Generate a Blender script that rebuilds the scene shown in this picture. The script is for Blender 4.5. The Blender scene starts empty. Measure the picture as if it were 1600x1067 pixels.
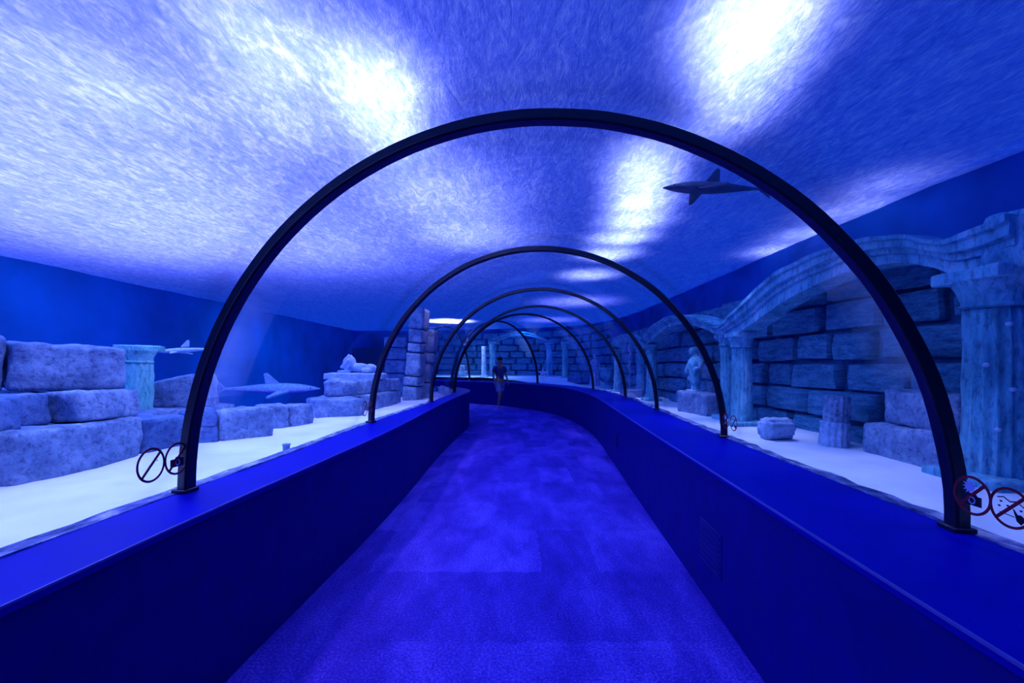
import bpy, bmesh, math, random
from mathutils import Vector, Matrix, noise
random.seed(7)
S = bpy.context.scene
C = bpy.context.collection
PI = math.pi
F, CX, HY, EYE = 680.0, 800.0, 570.0, 1.5      # focal length in px, centre column, horizon row, eye height
ZS = 3.3                                        # water level
SAND = 0.75
LEDGE = 0.85
def surf(px, py, z=ZS):
    d = (z - EYE) * F / (HY - py)
    return Vector(((px - CX) / F * d, d, z))

# ------------------------------------------------------------------ camera
cd = bpy.data.cameras.new('camera'); cam = bpy.data.objects.new('camera', cd); C.objects.link(cam)
cam.location = (0, 0, EYE); cam.rotation_euler = (PI/2, 0, 0)
cd.sensor_fit = 'HORIZONTAL'; cd.sensor_width = 36; cd.lens = F*36/1600; cd.shift_y = (HY-533.5)/1600
cd.clip_start = .02; cd.clip_end = 200
S.camera = cam
S.view_settings.view_transform = 'Standard'; S.view_settings.look = 'None'
S.view_settings.gamma = 1; S.view_settings.use_curve_mapping = False
S.view_settings.exposure = 0.0
S.cycles.use_denoising = True
S.cycles.transparent_max_bounces = 24
S.cycles.max_bounces = 6; S.cycles.diffuse_bounces = 3; S.cycles.glossy_bounces = 3
S.cycles.caustics_reflective = False; S.cycles.caustics_refractive = False
S.cycles.sample_clamp_indirect = 4
# ------------------------------------------------------------------ light
w = bpy.data.worlds.new('hall_light'); S.world = w; w.use_nodes = True
w.node_tree.nodes['Background'].inputs[0].default_value = (.01, .12, 1, 1)
w.node_tree.nodes['Background'].inputs[1].default_value = .12
def sun(col, e, ang, rot):
    l = bpy.data.lights.new('hall_sun', 'SUN'); l.color = col; l.energy = e; l.angle = ang
    o = bpy.data.objects.new('hall_sun', l); C.objects.link(o); o.rotation_euler = rot; return o
sun((.02, .20, 1), 2.3, 2.4, (0.12, -.1, 0))
def spot(loc, target, e, col=(.72, .74, 1), size=70, blend=.8, rad=.08, name='tank_lamp_or_fill'):
    l = bpy.data.lights.new(name, 'SPOT'); l.energy = e; l.color = col
    l.spot_size = math.radians(size); l.spot_blend = blend; l.shadow_soft_size = rad
    o = bpy.data.objects.new(name, l); C.objects.link(o); o.location = loc
    o.rotation_euler = (Vector(target)-Vector(loc)).to_track_quat('-Z', 'Y').to_euler(); return o
def area(loc, sx, sy, e, col, rot=(0, 0, 0), spread=180):
    l = bpy.data.lights.new('overhead_floodlight', 'AREA'); l.shape = 'RECTANGLE'; l.size = sx; l.size_y = sy
    l.energy = e; l.color = col; l.spread = math.radians(spread)
    o = bpy.data.objects.new('overhead_floodlight', l); C.objects.link(o); o.location = loc; o.rotation_euler = rot; return o
def over(px, py, e, h=.7, size=106, col=(.86, .88, 1), rad=.12):
    p = surf(px, py); return spot(p+Vector((0, 0, h)), p, e*OV, col, size, 1.0, rad)
OV = .74
# lamps hung over the water: right row, left row, far patch, patch along the right-hand wall
over(1180, 10, 60, .42); over(1172, 60, 60, .42); over(1165, 110, 55, .42); over(1150, 165, 34, .4); over(1130, 205, 16, .4)
over(1012, 235, 30, .42); over(1008, 262, 50, .42); over(1004, 290, 70, .45); over(998, 318, 90, .45); over(990, 345, 110, .5); over(972, 372, 110, .55); over(950, 398, 110, .6); over(920, 430, 110, .7)
over(400, 40, 40, .6); over(440, 95, 45, .6); over(575, 100, 36, .45); over(600, 145, 60, .42); over(600, 188, 60, .42); over(612, 225, 36, .42); over(430, 160, 34, .6); over(470, 210, 30, .7)
over(640, 270, 80, 1.0); over(700, 320, 120, 1.1); over(735, 370, 160, 1.1)
over(702, 502, 2600, 1.0); over(900, 472, 300, 1.4, col=(.5, .5, 1)); over(860, 500, 300, 1.4, col=(.3, .3, 1))
over(1215, 392, 40, .5, 130); over(1270, 365, 36, .5, 130); over(1325, 330, 26, .5, 130); over(1380, 290, 14, .5, 130)
over(150, 130, 20, .7); over(220, 160, 20, .7)
area((-4.5, 4.3, ZS+1.6), 4.8, 6.8, 720, (.50, .51, 1))
# lamps under the water line along both sand strips
for y in (1.3, 2.8, 4.4, 6.2, 8.2):
    spot((-2.25, y, 3.15), (-2.5, y, SAND), 104, (.53, .52, 1), 95, .7, .05)
for y, e in ((1.6, 30), (3.2, 42), (4.9, 60), (7.0, 55), (9.5, 55), (12.0, 50)):
    spot((2.35, y, 3.1), (2.35, y, SAND), e*2.4, (.49, .49, 1), 52, .8, .05)
spot((-1.5, 9.2, 3.15), (-2.0, 10.1, 1.5), 34, (.75, .58, 1), 70, .8, .05)  # added lavender fill that brightens the right stack of the ruined pier
spot((.6, 18.2, 3.1), (.6, 20.3, 1.4), 60, (.02, .2, 1), 110, .9, .05)  # extra blue glow put in to lift the far wall, no real fixture
spot((-1.6, 18.0, 3.1), (-1.6, 18.4, SAND), 60, (.7, .76, 1), 110, .8, .05)
spot((-5.0, 13.0, 2.9), (-8.4, 14.5, .8), 330, (.01, .3, 1), 130, 1, .1)  # blue wash added to brighten the left back wall
spot((-4.6, 8.4, 3.1), (-5.3, 9.6, 1), 90, (.4, .62, 1), 60, .9, .05)  # fill spot added so the pale shark is lit
spot((-4.6, 5.0, 3.1), (-4.0, 4.8, 1.0), 16, (.3, .9, 1), 80, 1, .05)

# ------------------------------------------------------------------ materials
def mat(name):
    m = bpy.data.materials.new(name); m.use_nodes = True
    nt = m.node_tree; nt.nodes.clear(); return m, nt, nt.nodes, nt.links
def nn(ns, t, **k):
    n = ns.new(t)
    for a, b in k.items():
        if a in n.inputs: n.inputs[a].default_value = b
        else: setattr(n, a, b)
    return n
def ramp(ns, stops):
    r = ns.new('ShaderNodeValToRGB'); e = r.color_ramp.elements
    while len(e) < len(stops): e.new(.5)
    for i, (p, c) in enumerate(stops):
        e[i].position = p; e[i].color = (*c, 1)
    return r
def stone_mat(name, c1, c2, c3, scale=6, bump=.5, stretch=(1, 1, 1), rough=.9, bdist=.02, pits=True):
    m, nt, ns, L = mat(name)
    tc = nn(ns, 'ShaderNodeTexCoord'); mp = nn(ns, 'ShaderNodeMapping'); mp.inputs['Scale'].default_value = stretch
    oi = nn(ns, 'ShaderNodeObjectInfo'); add = nn(ns, 'ShaderNodeVectorMath', operation='ADD')
    L.new(tc.outputs['Object'], mp.inputs[0]); L.new(mp.outputs[0], add.inputs[0])
    mul = nn(ns, 'ShaderNodeMath', operation='MULTIPLY'); mul.inputs[1].default_value = 37
    L.new(oi.outputs['Random'], mul.inputs[0]); L.new(mul.outputs[0], add.inputs[1])
    n1 = nn(ns, 'ShaderNodeTexNoise', Scale=scale, Detail=8, Roughness=.65); L.new(add.outputs[0], n1.inputs['Vector'])
    n2 = nn(ns, 'ShaderNodeTexNoise', Scale=scale*5, Detail=6, Roughness=.7); L.new(add.outputs[0], n2.inputs['Vector'])
    r = ramp(ns, [(.33, c1), (.5, c2), (.68, c3)]); L.new(n1.outputs[0], r.inputs[0])
    pr = ramp(ns, [(.36, (.42, .42, .5)), (.5, (1, 1, 1))]); L.new(n2.outputs[0], pr.inputs[0])
    mx = nn(ns, 'ShaderNodeMix', data_type='RGBA', blend_type='MULTIPLY'); mx.inputs[0].default_value = .9 if pits else .35
    L.new(r.outputs[0], mx.inputs[6]); L.new(pr.outputs[0], mx.inputs[7])
    b = nn(ns, 'ShaderNodeBsdfPrincipled', Roughness=rough); b.inputs['Specular IOR Level'].default_value = .2
    L.new(mx.outputs[2], b.inputs['Base Color'])
    bp = nn(ns, 'ShaderNodeBump', Strength=bump, Distance=bdist)
    ad = nn(ns, 'ShaderNodeMath', operation='ADD'); L.new(n1.outputs[0], ad.inputs[0]); L.new(n2.outputs[0], ad.inputs[1])
    L.new(ad.outputs[0], bp.inputs['Height']); L.new(bp.outputs[0], b.inputs['Normal'])
    o = nn(ns, 'ShaderNodeOutputMaterial'); L.new(b.outputs[0], o.inputs[0]); return m
def plain(name, c, rough=.6, spec=.3, bump=0, bs=60, metal=0, var=0):
    m, nt, ns, L = mat(name)
    b = nn(ns, 'ShaderNodeBsdfPrincipled', Roughness=rough, Metallic=metal); b.inputs['Specular IOR Level'].default_value = spec
    tc = nn(ns, 'ShaderNodeTexCoord'); n = nn(ns, 'ShaderNodeTexNoise', Scale=bs, Detail=5); L.new(tc.outputs['Object'], n.inputs['Vector'])
    r = ramp(ns, [(.3, tuple(v*(1-var) for v in c)), (.7, tuple(min(1, v*(1+var)) for v in c))])
    L.new(n.outputs[0], r.inputs[0]); L.new(r.outputs[0], b.inputs['Base Color'])
    if bump:
        bp = nn(ns, 'ShaderNodeBump', Strength=bump, Distance=.01); L.new(n.outputs[0], bp.inputs['Height']); L.new(bp.outputs[0], b.inputs['Normal'])
    o = nn(ns, 'ShaderNodeOutputMaterial'); L.new(b.outputs[0], o.inputs[0]); return m
M = {}
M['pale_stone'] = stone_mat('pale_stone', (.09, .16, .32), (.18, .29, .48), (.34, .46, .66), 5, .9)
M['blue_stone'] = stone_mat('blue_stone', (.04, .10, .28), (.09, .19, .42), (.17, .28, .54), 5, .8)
M['wall_stone'] = stone_mat('wall_stone', (.025, .13, .26), (.06, .26, .44), (.13, .38, .58), 4, .9, (1, 1, 1.6))
M['column_stone'] = stone_mat('column_stone', (.05, .24, .38), (.13, .46, .64), (.30, .64, .8), 6, .8, (1, 1, .35))
M['green_stone'] = stone_mat('green_stone', (.12, .5, .45), (.22, .7, .62), (.4, .85, .8), 6, .8, (1, 1, .35))
M['statue_stone'] = stone_mat('statue_stone', (.2, .34, .55), (.36, .5, .75), (.6, .72, .92), 9, .6, pits=False)
M['mortar'] = plain('mortar', (.02, .09, .2), .95, .1, .6, 20, 0, .3)
M['tank_paint'] = plain('tank_paint', (.01, .2, .55), .7, .1, .2, .8, 0, .25)
M['tank_dark'] = plain('tank_dark', (.01, .12, .45), .8, .1, .2, 1.2, 0, .3)
M['tunnel_wall'] = plain('tunnel_wall', (.002, .002, .17), .6, .15, .1, 8, 0, .12)
M['arch_metal'] = plain('arch_metal', (.004, .005, .022), .3, .5, .25, 30, 0, .3)
M['red'] = plain('sticker_red', (.22, .005, .03), .5, .3)
M['black'] = plain('sticker_black', (.006, .006, .02), .5, .3)
M['white'] = plain('sticker_pale', (.4, .38, .75), .6, .3)
M['shark'] = plain('shark_skin', (.03, .05, .12), .5, .4, .1, 20, 0, .3)
M['belly'] = plain('fish_belly', (.55, .68, .85), .5, .4, .1, 20, 0, .2)
M['fish_back'] = plain('fish_back', (.22, .38, .62), .5, .4, .1, 20, 0, .3)
M['skin'] = plain('skin', (.5, .2, .14), .6, .3)
M['shirt'] = plain('shirt', (.10, .05, .16), .8, .2, .3)
M['shorts'] = plain('shorts', (.32, .3, .5), .8, .2, .3)
M['hair'] = plain('hair', (.02, .01, .01), .7, .2)
M['star'] = plain('starfish', (.75, .75, .95), .7, .2, .5, 30, 0, .2)
M['vent'] = plain('vent_paint', (.003, .003, .16), .5, .3)
M['edge'] = plain('edge_strip', (.10, .08, .40), .4, .5)
# sand
m, nt, ns, L = mat('sand'); M['sand'] = m
tc = nn(ns, 'ShaderNodeTexCoord')
n1 = nn(ns, 'ShaderNodeTexNoise', Scale=1.6, Detail=5); n2 = nn(ns, 'ShaderNodeTexNoise', Scale=160, Detail=3)
L.new(tc.outputs['Object'], n1.inputs['Vector']); L.new(tc.outputs['Object'], n2.inputs['Vector'])
r = ramp(ns, [(.3, (.62, .66, .82)), (.65, (.84, .87, .95))]); L.new(n1.outputs[0], r.inputs[0])
b = nn(ns, 'ShaderNodeBsdfPrincipled', Roughness=.95); b.inputs['Specular IOR Level'].default_value = .1
L.new(r.outputs[0], b.inputs['Base Color'])
bp = nn(ns, 'ShaderNodeBump', Strength=.5, Distance=.01); L.new(n2.outputs[0], bp.inputs['Height']); L.new(bp.outputs[0], b.inputs['Normal'])
o = nn(ns, 'ShaderNodeOutputMaterial'); L.new(b.outputs[0], o.inputs[0])
# walkway covering: blue, short pile, worn in patches
m, nt, ns, L = mat('walkway'); M['walkway'] = m
tc = nn(ns, 'ShaderNodeTexCoord'); mp = nn(ns, 'ShaderNodeMapping'); mp.inputs['Scale'].default_value = (1, .45, 1)
L.new(tc.outputs['Object'], mp.inputs[0])
n1 = nn(ns, 'ShaderNodeTexNoise', Scale=2.6, Detail=8, Roughness=.66, Distortion=.3); L.new(mp.outputs[0], n1.inputs['Vector'])
n2 = nn(ns, 'ShaderNodeTexNoise', Scale=75, Detail=4, Roughness=.8); L.new(tc.outputs['Object'], n2.inputs['Vector'])
br = nn(ns, 'ShaderNodeTexBrick', Scale=1.0); br.inputs['Color1'].default_value = (.36, .36, .36, 1); br.inputs['Color2'].default_value = (.64, .64, .64, 1)
br.inputs['Mortar'].default_value = (.5, .5, .5, 1); br.inputs['Mortar Size'].default_value = .0; br.inputs['Brick Width'].default_value = .42; br.inputs['Row Height'].default_value = .8; br.offset = .37
ds = nn(ns, 'ShaderNodeVectorMath', operation='ADD'); nd = nn(ns, 'ShaderNodeTexNoise', Scale=9, Detail=4); L.new(tc.outputs['Object'], nd.inputs['Vector'])
sc = nn(ns, 'ShaderNodeVectorMath', operation='SCALE'); sc.inputs['Scale'].default_value = .09; L.new(nd.outputs[1], sc.inputs[0])
L.new(tc.outputs['Object'], ds.inputs[0]); L.new(sc.outputs[0], ds.inputs[1]); L.new(ds.outputs[0], br.inputs['Vector'])
a1 = nn(ns, 'ShaderNodeMix', data_type='RGBA'); a1.inputs[0].default_value = .42
L.new(n1.outputs[0], a1.inputs[6]); L.new(br.outputs[0], a1.inputs[7])
a2 = nn(ns, 'ShaderNodeMix', data_type='RGBA'); a2.inputs[0].default_value = .5
L.new(a1.outputs[2], a2.inputs[6]); L.new(n2.outputs[0], a2.inputs[7])
r = ramp(ns, [(.40, (.008, .002, .20)), (.5, (.055, .016, .44)), (.60, (.2, .09, .8))]); L.new(a2.outputs[2], r.inputs[0])
b = nn(ns, 'ShaderNodeBsdfPrincipled', Roughness=.75); b.inputs['Specular IOR Level'].default_value = .15
L.new(r.outputs[0], b.inputs['Base Color'])
bp = nn(ns, 'ShaderNodeBump', Strength=.6, Distance=.006); L.new(n2.outputs[0], bp.inputs['Height']); L.new(bp.outputs[0], b.inputs['Normal'])
o = nn(ns, 'ShaderNodeOutputMaterial'); L.new(b.outputs[0], o.inputs[0])
# ledge paint with specks
def ledge_mat(name, c):
    m, nt, ns, L = mat(name)
    tc = nn(ns, 'ShaderNodeTexCoord'); n1 = nn(ns, 'ShaderNodeTexNoise', Scale=3, Detail=4); L.new(tc.outputs['Object'], n1.inputs['Vector'])
    v = nn(ns, 'ShaderNodeTexVoronoi', Scale=22); L.new(tc.outputs['Object'], v.inputs['Vector'])
    r = ramp(ns, [(.3, tuple(x*.8 for x in c)), (.7, c)]); L.new(n1.outputs[0], r.inputs[0])
    sr = ramp(ns, [(.035, (.16, .14, .5)), (.05, (0, 0, 0))]); L.new(v.outputs['Distance'], sr.inputs[0])
    ad = nn(ns, 'ShaderNodeMix', data_type='RGBA', blend_type='ADD'); ad.inputs[0].default_value = .5
    L.new(r.outputs[0], ad.inputs[6]); L.new(sr.outputs[0], ad.inputs[7])
    b = nn(ns, 'ShaderNodeBsdfPrincipled', Roughness=.4); b.inputs['Specular IOR Level'].default_value = .05
    L.new(ad.outputs[2], b.inputs['Base Color'])
    o = nn(ns, 'ShaderNodeOutputMaterial'); L.new(b.outputs[0], o.inputs[0]); return m
M['ledge'] = ledge_mat('ledge_paint', (.002, .002, .34))
# mottled seal outside the glass
M['seal'] = stone_mat('glass_seal', (.02, .04, .12), (.14, .17, .42), (.6, .62, .8), 14, .6, (1, .4, 1))
# acrylic
m, nt, ns, L = mat('acrylic'); M['acrylic'] = m
tr = nn(ns, 'ShaderNodeBsdfTransparent'); tr.inputs[0].default_value = (.955, .97, 1, 1)
gl = nn(ns, 'ShaderNodeBsdfGlossy', Roughness=.04); gl.inputs[0].default_value = (.8, .85, 1, 1)
lw = nn(ns, 'ShaderNodeLayerWeight', Blend=.5); pw = nn(ns, 'ShaderNodeMath', operation='POWER'); pw.inputs[1].default_value = 5
ml = nn(ns, 'ShaderNodeMath', operation='MULTIPLY_ADD'); ml.inputs[1].default_value = .22; ml.inputs[2].default_value = .006
L.new(lw.outputs['Facing'], pw.inputs[0]); L.new(pw.outputs[0], ml.inputs[0]); mx = nn(ns, 'ShaderNodeMixShader')
L.new(ml.outputs[0], mx.inputs[0]); L.new(tr.outputs[0], mx.inputs[1]); L.new(gl.outputs[0], mx.inputs[2])
o = nn(ns, 'ShaderNodeOutputMaterial'); L.new(mx.outputs[0], o.inputs[0])
# rippled water surface seen from below, lit through from above
m, nt, ns, L = mat('water_surface'); M['water'] = m
tc = nn(ns, 'ShaderNodeTexCoord'); mp = nn(ns, 'ShaderNodeMapping'); mp.inputs['Scale'].default_value = (1.0, .42, 1); mp.inputs['Rotation'].default_value = (0, 0, .1)
L.new(tc.outputs['Object'], mp.inputs[0])
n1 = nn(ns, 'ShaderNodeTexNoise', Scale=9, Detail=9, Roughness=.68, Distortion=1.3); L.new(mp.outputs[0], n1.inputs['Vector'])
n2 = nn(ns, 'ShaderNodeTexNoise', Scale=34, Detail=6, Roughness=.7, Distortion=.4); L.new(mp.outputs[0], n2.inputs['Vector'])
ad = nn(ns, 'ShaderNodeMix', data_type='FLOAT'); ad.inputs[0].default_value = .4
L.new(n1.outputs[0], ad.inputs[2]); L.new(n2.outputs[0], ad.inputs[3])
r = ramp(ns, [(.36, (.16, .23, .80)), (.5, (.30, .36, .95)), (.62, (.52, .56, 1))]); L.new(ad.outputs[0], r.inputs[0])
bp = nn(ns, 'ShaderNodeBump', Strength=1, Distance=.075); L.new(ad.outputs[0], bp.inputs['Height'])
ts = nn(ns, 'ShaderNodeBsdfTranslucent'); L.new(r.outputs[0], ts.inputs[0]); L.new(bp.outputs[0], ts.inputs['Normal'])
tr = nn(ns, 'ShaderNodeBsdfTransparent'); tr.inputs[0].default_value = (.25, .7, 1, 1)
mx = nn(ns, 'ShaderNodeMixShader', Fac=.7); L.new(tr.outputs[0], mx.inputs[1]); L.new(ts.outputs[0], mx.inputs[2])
o = nn(ns, 'ShaderNodeOutputMaterial'); L.new(mx.outputs[0], o.inputs[0])

# ------------------------------------------------------------------ helpers
def obj(name, bm, m, parent=None, smooth=False, loc=None, rot=None):
    me = bpy.data.meshes.new(name); bmesh.ops.recalc_face_normals(bm, faces=bm.faces[:]); bm.to_mesh(me); bm.free()
    if smooth:
        for p in me.polygons: p.use_smooth = True
    me.materials.append(M[m] if isinstance(m, str) else m)
    o = bpy.data.objects.new(name, me); C.objects.link(o)
    if parent: o.parent = parent
    if loc: o.location = loc
    if rot: o.rotation_euler = rot
    return o
def thing(name, label, cat, loc=(0, 0, 0), rz=0, group=None):
    o = bpy.data.objects.new(name, None); C.objects.link(o); o.location = loc; o.rotation_euler = (0, 0, rz)
    o.empty_display_size = .1
    return tag(o, label, cat, group)
def tag(o, label, cat, group=None, kind=None):
    o['label'] = label; o['category'] = cat
    if group: o['group'] = group
    if kind: o['kind'] = kind
    return o
def struct(name, bm, m, smooth=False, label=None):
    o = obj(name, bm, m, None, smooth); o['kind'] = 'structure'
    if label: o['label'] = label
    return o
def box(bm, a, b, mx=None):
    r = bmesh.ops.create_cube(bm, size=1); a, b = Vector(a), Vector(b); c = (a+b)/2; d = b-a
    for v in r['verts']:
        v.co = Vector((v.co.x*d.x, v.co.y*d.y, v.co.z*d.z))+c
        if mx: v.co = mx @ v.co
    return r['verts']
def ball(bm, c, r, seg=14, mx=None):
    r = Vector(r) if hasattr(r, '__len__') else Vector((r, r, r))
    t = Matrix.Translation(Vector(c)) @ (mx if mx else Matrix.Identity(4)) @ Matrix.Diagonal((*r, 1))
    bmesh.ops.create_uvsphere(bm, u_segments=seg, v_segments=seg//2+2, radius=1, matrix=t)
def limb(bm, a, b, ra, rb, seg=10):
    a, b = Vector(a), Vector(b); d = b-a
    t = Matrix.Translation((a+b)/2) @ d.to_track_quat('Z', 'Y').to_matrix().to_4x4()
    bmesh.ops.create_cone(bm, cap_ends=True, segments=seg, radius1=ra, radius2=rb, depth=d.length, matrix=t)
    ball(bm, a, ra, seg); ball(bm, b, rb, seg)
def remesh(o, vox, sm=4):
    r = o.modifiers.new('remesh', 'REMESH'); r.mode = 'VOXEL'; r.voxel_size = vox; r.use_smooth_shade = True
    s = o.modifiers.new('smooth', 'SMOOTH'); s.iterations = sm; s.factor = .5
    return o
def strip(pa, pb, za, zb):                       # quad strip between two polylines
    bm = bmesh.new(); A = [bm.verts.new((x, y, za)) for x, y in pa]; B = [bm.verts.new((x, y, zb)) for x, y in pb]
    for i in range(len(pa)-1): bm.faces.new((A[i], A[i+1], B[i+1], B[i]))
    return bm
def smooth_line(p, n=4):                         # Catmull-Rom through the points
    out = []
    for i in range(len(p)-1):
        p0, p1, p2, p3 = p[max(i-1, 0)], p[i], p[i+1], p[min(i+2, len(p)-1)]
        for k in range(n):
            t = k/n
            out.append(tuple(.5*((2*p1[j])+(-p0[j]+p2[j])*t+(2*p0[j]-5*p1[j]+4*p2[j]-p3[j])*t*t+(-p0[j]+3*p1[j]-3*p2[j]+p3[j])*t**3) for j in (0, 1)))
    out.append(tuple(p[-1])); return out
def offset(p, d):                                # to the right of the running direction for d > 0
    out = []
    for i in range(len(p)):
        a, b = Vector(p[max(i-1, 0)]), Vector(p[min(i+1, len(p)-1)]); t = (b-a).normalized()
        out.append((p[i][0]+t.y*d, p[i][1]-t.x*d))
    return out
def closed_band(pa, pb, z0, z1):                 # solid between two plan lines, z0 to z1
    bm = bmesh.new(); n = len(pa); V = []
    for (ax, ay), (bx, by) in zip(pa, pb):
        V.append([bm.verts.new(c) for c in ((ax, ay, z0), (bx, by, z0), (bx, by, z1), (ax, ay, z1))])
    for i in range(n-1):
        for k in range(4): bm.faces.new((V[i][k], V[i][(k+1) % 4], V[i+1][(k+1) % 4], V[i+1][k]))
    bm.faces.new(V[0]); bm.faces.new(V[-1]); return bm

# ------------------------------------------------------------------ plan lines of the tunnel
R_in = smooth_line([(1.03, -2.6), (1.075, .0), (1.135, 1.2), (1.26, 2.947), (1.40, 4.8), (1.58, 7), (1.725, 9.0), (1.70, 10.6), (1.45, 12.7), (.8, 14.3), (-.09, 15.6), (-1.1, 16.6), (-2.6, 17.6), (-5, 18.8)])
R_out = smooth_line([(1.68, -2.6), (1.71, .0), (1.745, 1.2), (1.84, 2.947), (1.98, 4.8), (2.17, 7), (2.33, 9.0), (2.27, 10.9), (1.95, 12.9), (1.2, 14.8), (.35, 16.2), (-.8, 17.3), (-2.3, 18.2), (-4.8, 19.4)])
L_in = smooth_line([(-1.40, -2.6), (-1.387, 1.18), (-1.30, 2.9), (-1.25, 3.75), (-1.21, 5), (-1.20, 7), (-1.13, 9), (-1.05, 10.6), (-1.25, 11.8), (-1.9, 12.9), (-3.2, 13.8), (-5.5, 14.8)])
L_out = smooth_line([(-1.78, -2.6), (-1.73, 1.18), (-1.65, 2.9), (-1.62, 3.75), (-1.585, 5), (-1.45, 7), (-1.38, 9), (-1.38, 10.5), (-1.6, 11.7), (-2.15, 12.5), (-3.4, 13.35), (-5.7, 14.3)])
# floor: one wide slab under both parapets
bm = bmesh.new(); box(bm, (-6, -2.6, -.12), (3, 20, 0)); struct('floor', bm, 'walkway')
struct('wall_left', closed_band(L_in, offset(L_in, -.10), 0, LEDGE-.03), 'tunnel_wall')
struct('wall_right', closed_band(R_in, offset(R_in, .10), 0, LEDGE-.03), 'tunnel_wall')
struct('trim_1', closed_band(offset(L_in, .012), offset(L_out, -.0), LEDGE-.03, LEDGE), 'ledge')
struct('trim_2', closed_band(offset(R_in, -.012), R_out, LEDGE-.03, LEDGE), 'ledge')
struct('trim_3', closed_band(offset(L_in, .016), offset(L_in, .011), LEDGE-.006, LEDGE+.002), 'edge')
struct('trim_4', closed_band(offset(R_in, -.018), offset(R_in, -.011), LEDGE-.007, LEDGE+.002), 'edge')
def seal(name, line, s):
    bm = closed_band(offset(line, s*.0), offset(line, s*.085), .3, LEDGE+.004)
    bmesh.ops.subdivide_edges(bm, edges=bm.edges[:], cuts=3, use_grid_fill=True)
    for v in bm.verts:
        k = noise.noise(v.co*7)
        v.co += Vector((k*.012, 0, (k*.012 if v.co.z > .6 else 0)))
    return struct(name, bm, 'seal')
seal('trim_5', L_out, -1); seal('trim_6', R_out, 1)
bm = bmesh.new(); box(bm, (-9, -3.0, -.6), (5, -2.7, ZS)); struct('wall_back', bm, 'tunnel_wall')

# ------------------------------------------------------------------ arch frames and acrylic panels
FEET = [((-1.75, -.35), (1.70, -.75), 2.66), ((-1.67, 2.23), (1.756, 1.713), 2.62), ((-1.589, 4.91), (1.909, 3.91), 2.674),
        ((-1.42, 7.62), (2.107, 6.31), 2.71), ((-1.37, 10.3), (2.31, 8.84), 2.79), ((-1.46, 11.1), (2.17, 11.63), 2.83),
        ((-1.66, 11.9), (.90, 15.3), 2.86), ((-2.9, 13.05), (-1.75, 17.9), 2.86)]
def arch_point(fl, fr, zt, t, dr=0):
    fl, fr = Vector(fl), Vector(fr); c = (fl+fr)/2; h = (fr-fl)/2; a = h.length; u = h/a
    p = c - u*(a+dr)*math.cos(t); return Vector((p.x, p.y, LEDGE+(zt-LEDGE+dr)*math.sin(t)))
labels = [None, 'dark metal arch frame nearest the camera, the largest of the tunnel arches', 'second dark arch frame, rising behind the nearest arch',
          'third dark arch frame along the straight part of the tunnel', 'fourth dark arch frame, where the tunnel starts to bend left',
          'fifth dark arch frame, thin, seen inside the fourth', 'small sixth arch frame at the far bend of the tunnel',
          'farthest and smallest arch frame, half hidden beyond the bend']
labels[0] = 'dark arch frame behind the camera'
def arch_frame(i):
    fl, fr, zt = FEET[i]
    t0 = thing('arch_frame', labels[i], 'arch frame', ((fl[0]+fr[0])/2, (fl[1]+fr[1])/2, LEDGE), group='dark arch frames of the tunnel')
    org = Vector(t0.location); h = (Vector(fr)-Vector(fl)).normalized(); nrm = Vector((-h.y, h.x, 0))
    N = 72; bm = bmesh.new(); rings = []
    prof = [(-.022, -.036), (-.028, -.028), (-.028, .028), (-.022, .036), (.016, .036), (.022, .028), (.022, -.028), (.016, -.036)]
    for k in range(N+1):
        t = PI*k/N; ring = []
        wob = noise.noise(Vector((i*9, k*.35, 0)))*.003
        for dr, dn in prof: ring.append(bm.verts.new(arch_point(fl, fr, zt, t, dr+wob)+nrm*dn-org))
        rings.append(ring)
    for k in range(N):
        for q in range(8): bm.faces.new((rings[k][q], rings[k][(q+1) % 8], rings[k+1][(q+1) % 8], rings[k+1][q]))
    bm.faces.new(rings[0]); bm.faces.new(rings[-1])
    obj('frame_bar', bm, 'arch_metal', t0, True).data.set_sharp_from_angle(angle=.6)
    bm = bmesh.new(); rings = []                              # rubber gasket bead on the camera side
    for k in range(N+1):
        t = PI*k/N; ring = []
        for q in range(6):
            a = q*PI/3; ring.append(bm.verts.new(arch_point(fl, fr, zt, t, -.026+.008*math.cos(a))+nrm*(-.030+.010*math.sin(a))-org))
        rings.append(ring)
    for k in range(N):
        for q in range(6): bm.faces.new((rings[k][q], rings[k][(q+1) % 6], rings[k+1][(q+1) % 6], rings[k+1][q]))
    obj('gasket', bm, 'black', t0, True)
    for f, s in ((fl, -1), (fr, 1)):
        bm = bmesh.new(); d = Vector((f[0], f[1], LEDGE))-org
        mx = Matrix.Translation(d) @ Matrix.Rotation(math.atan2(h.y, h.x), 4, 'Z')
        box(bm, (-.045, -.045, 0), (.035, .045, .02), mx); bmesh.ops.bevel(bm, geom=bm.edges[:], offset=.004, segments=1, affect='EDGES')
        obj('foot_plate', bm, 'arch_metal', t0)
for i in range(len(FEET)): arch_frame(i)
ends = [((-1.78, -2.6), (1.68, -2.6), 2.66)]+FEET+[((-5.6, 14.3), (-4.7, 19.3), 2.86)]
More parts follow.
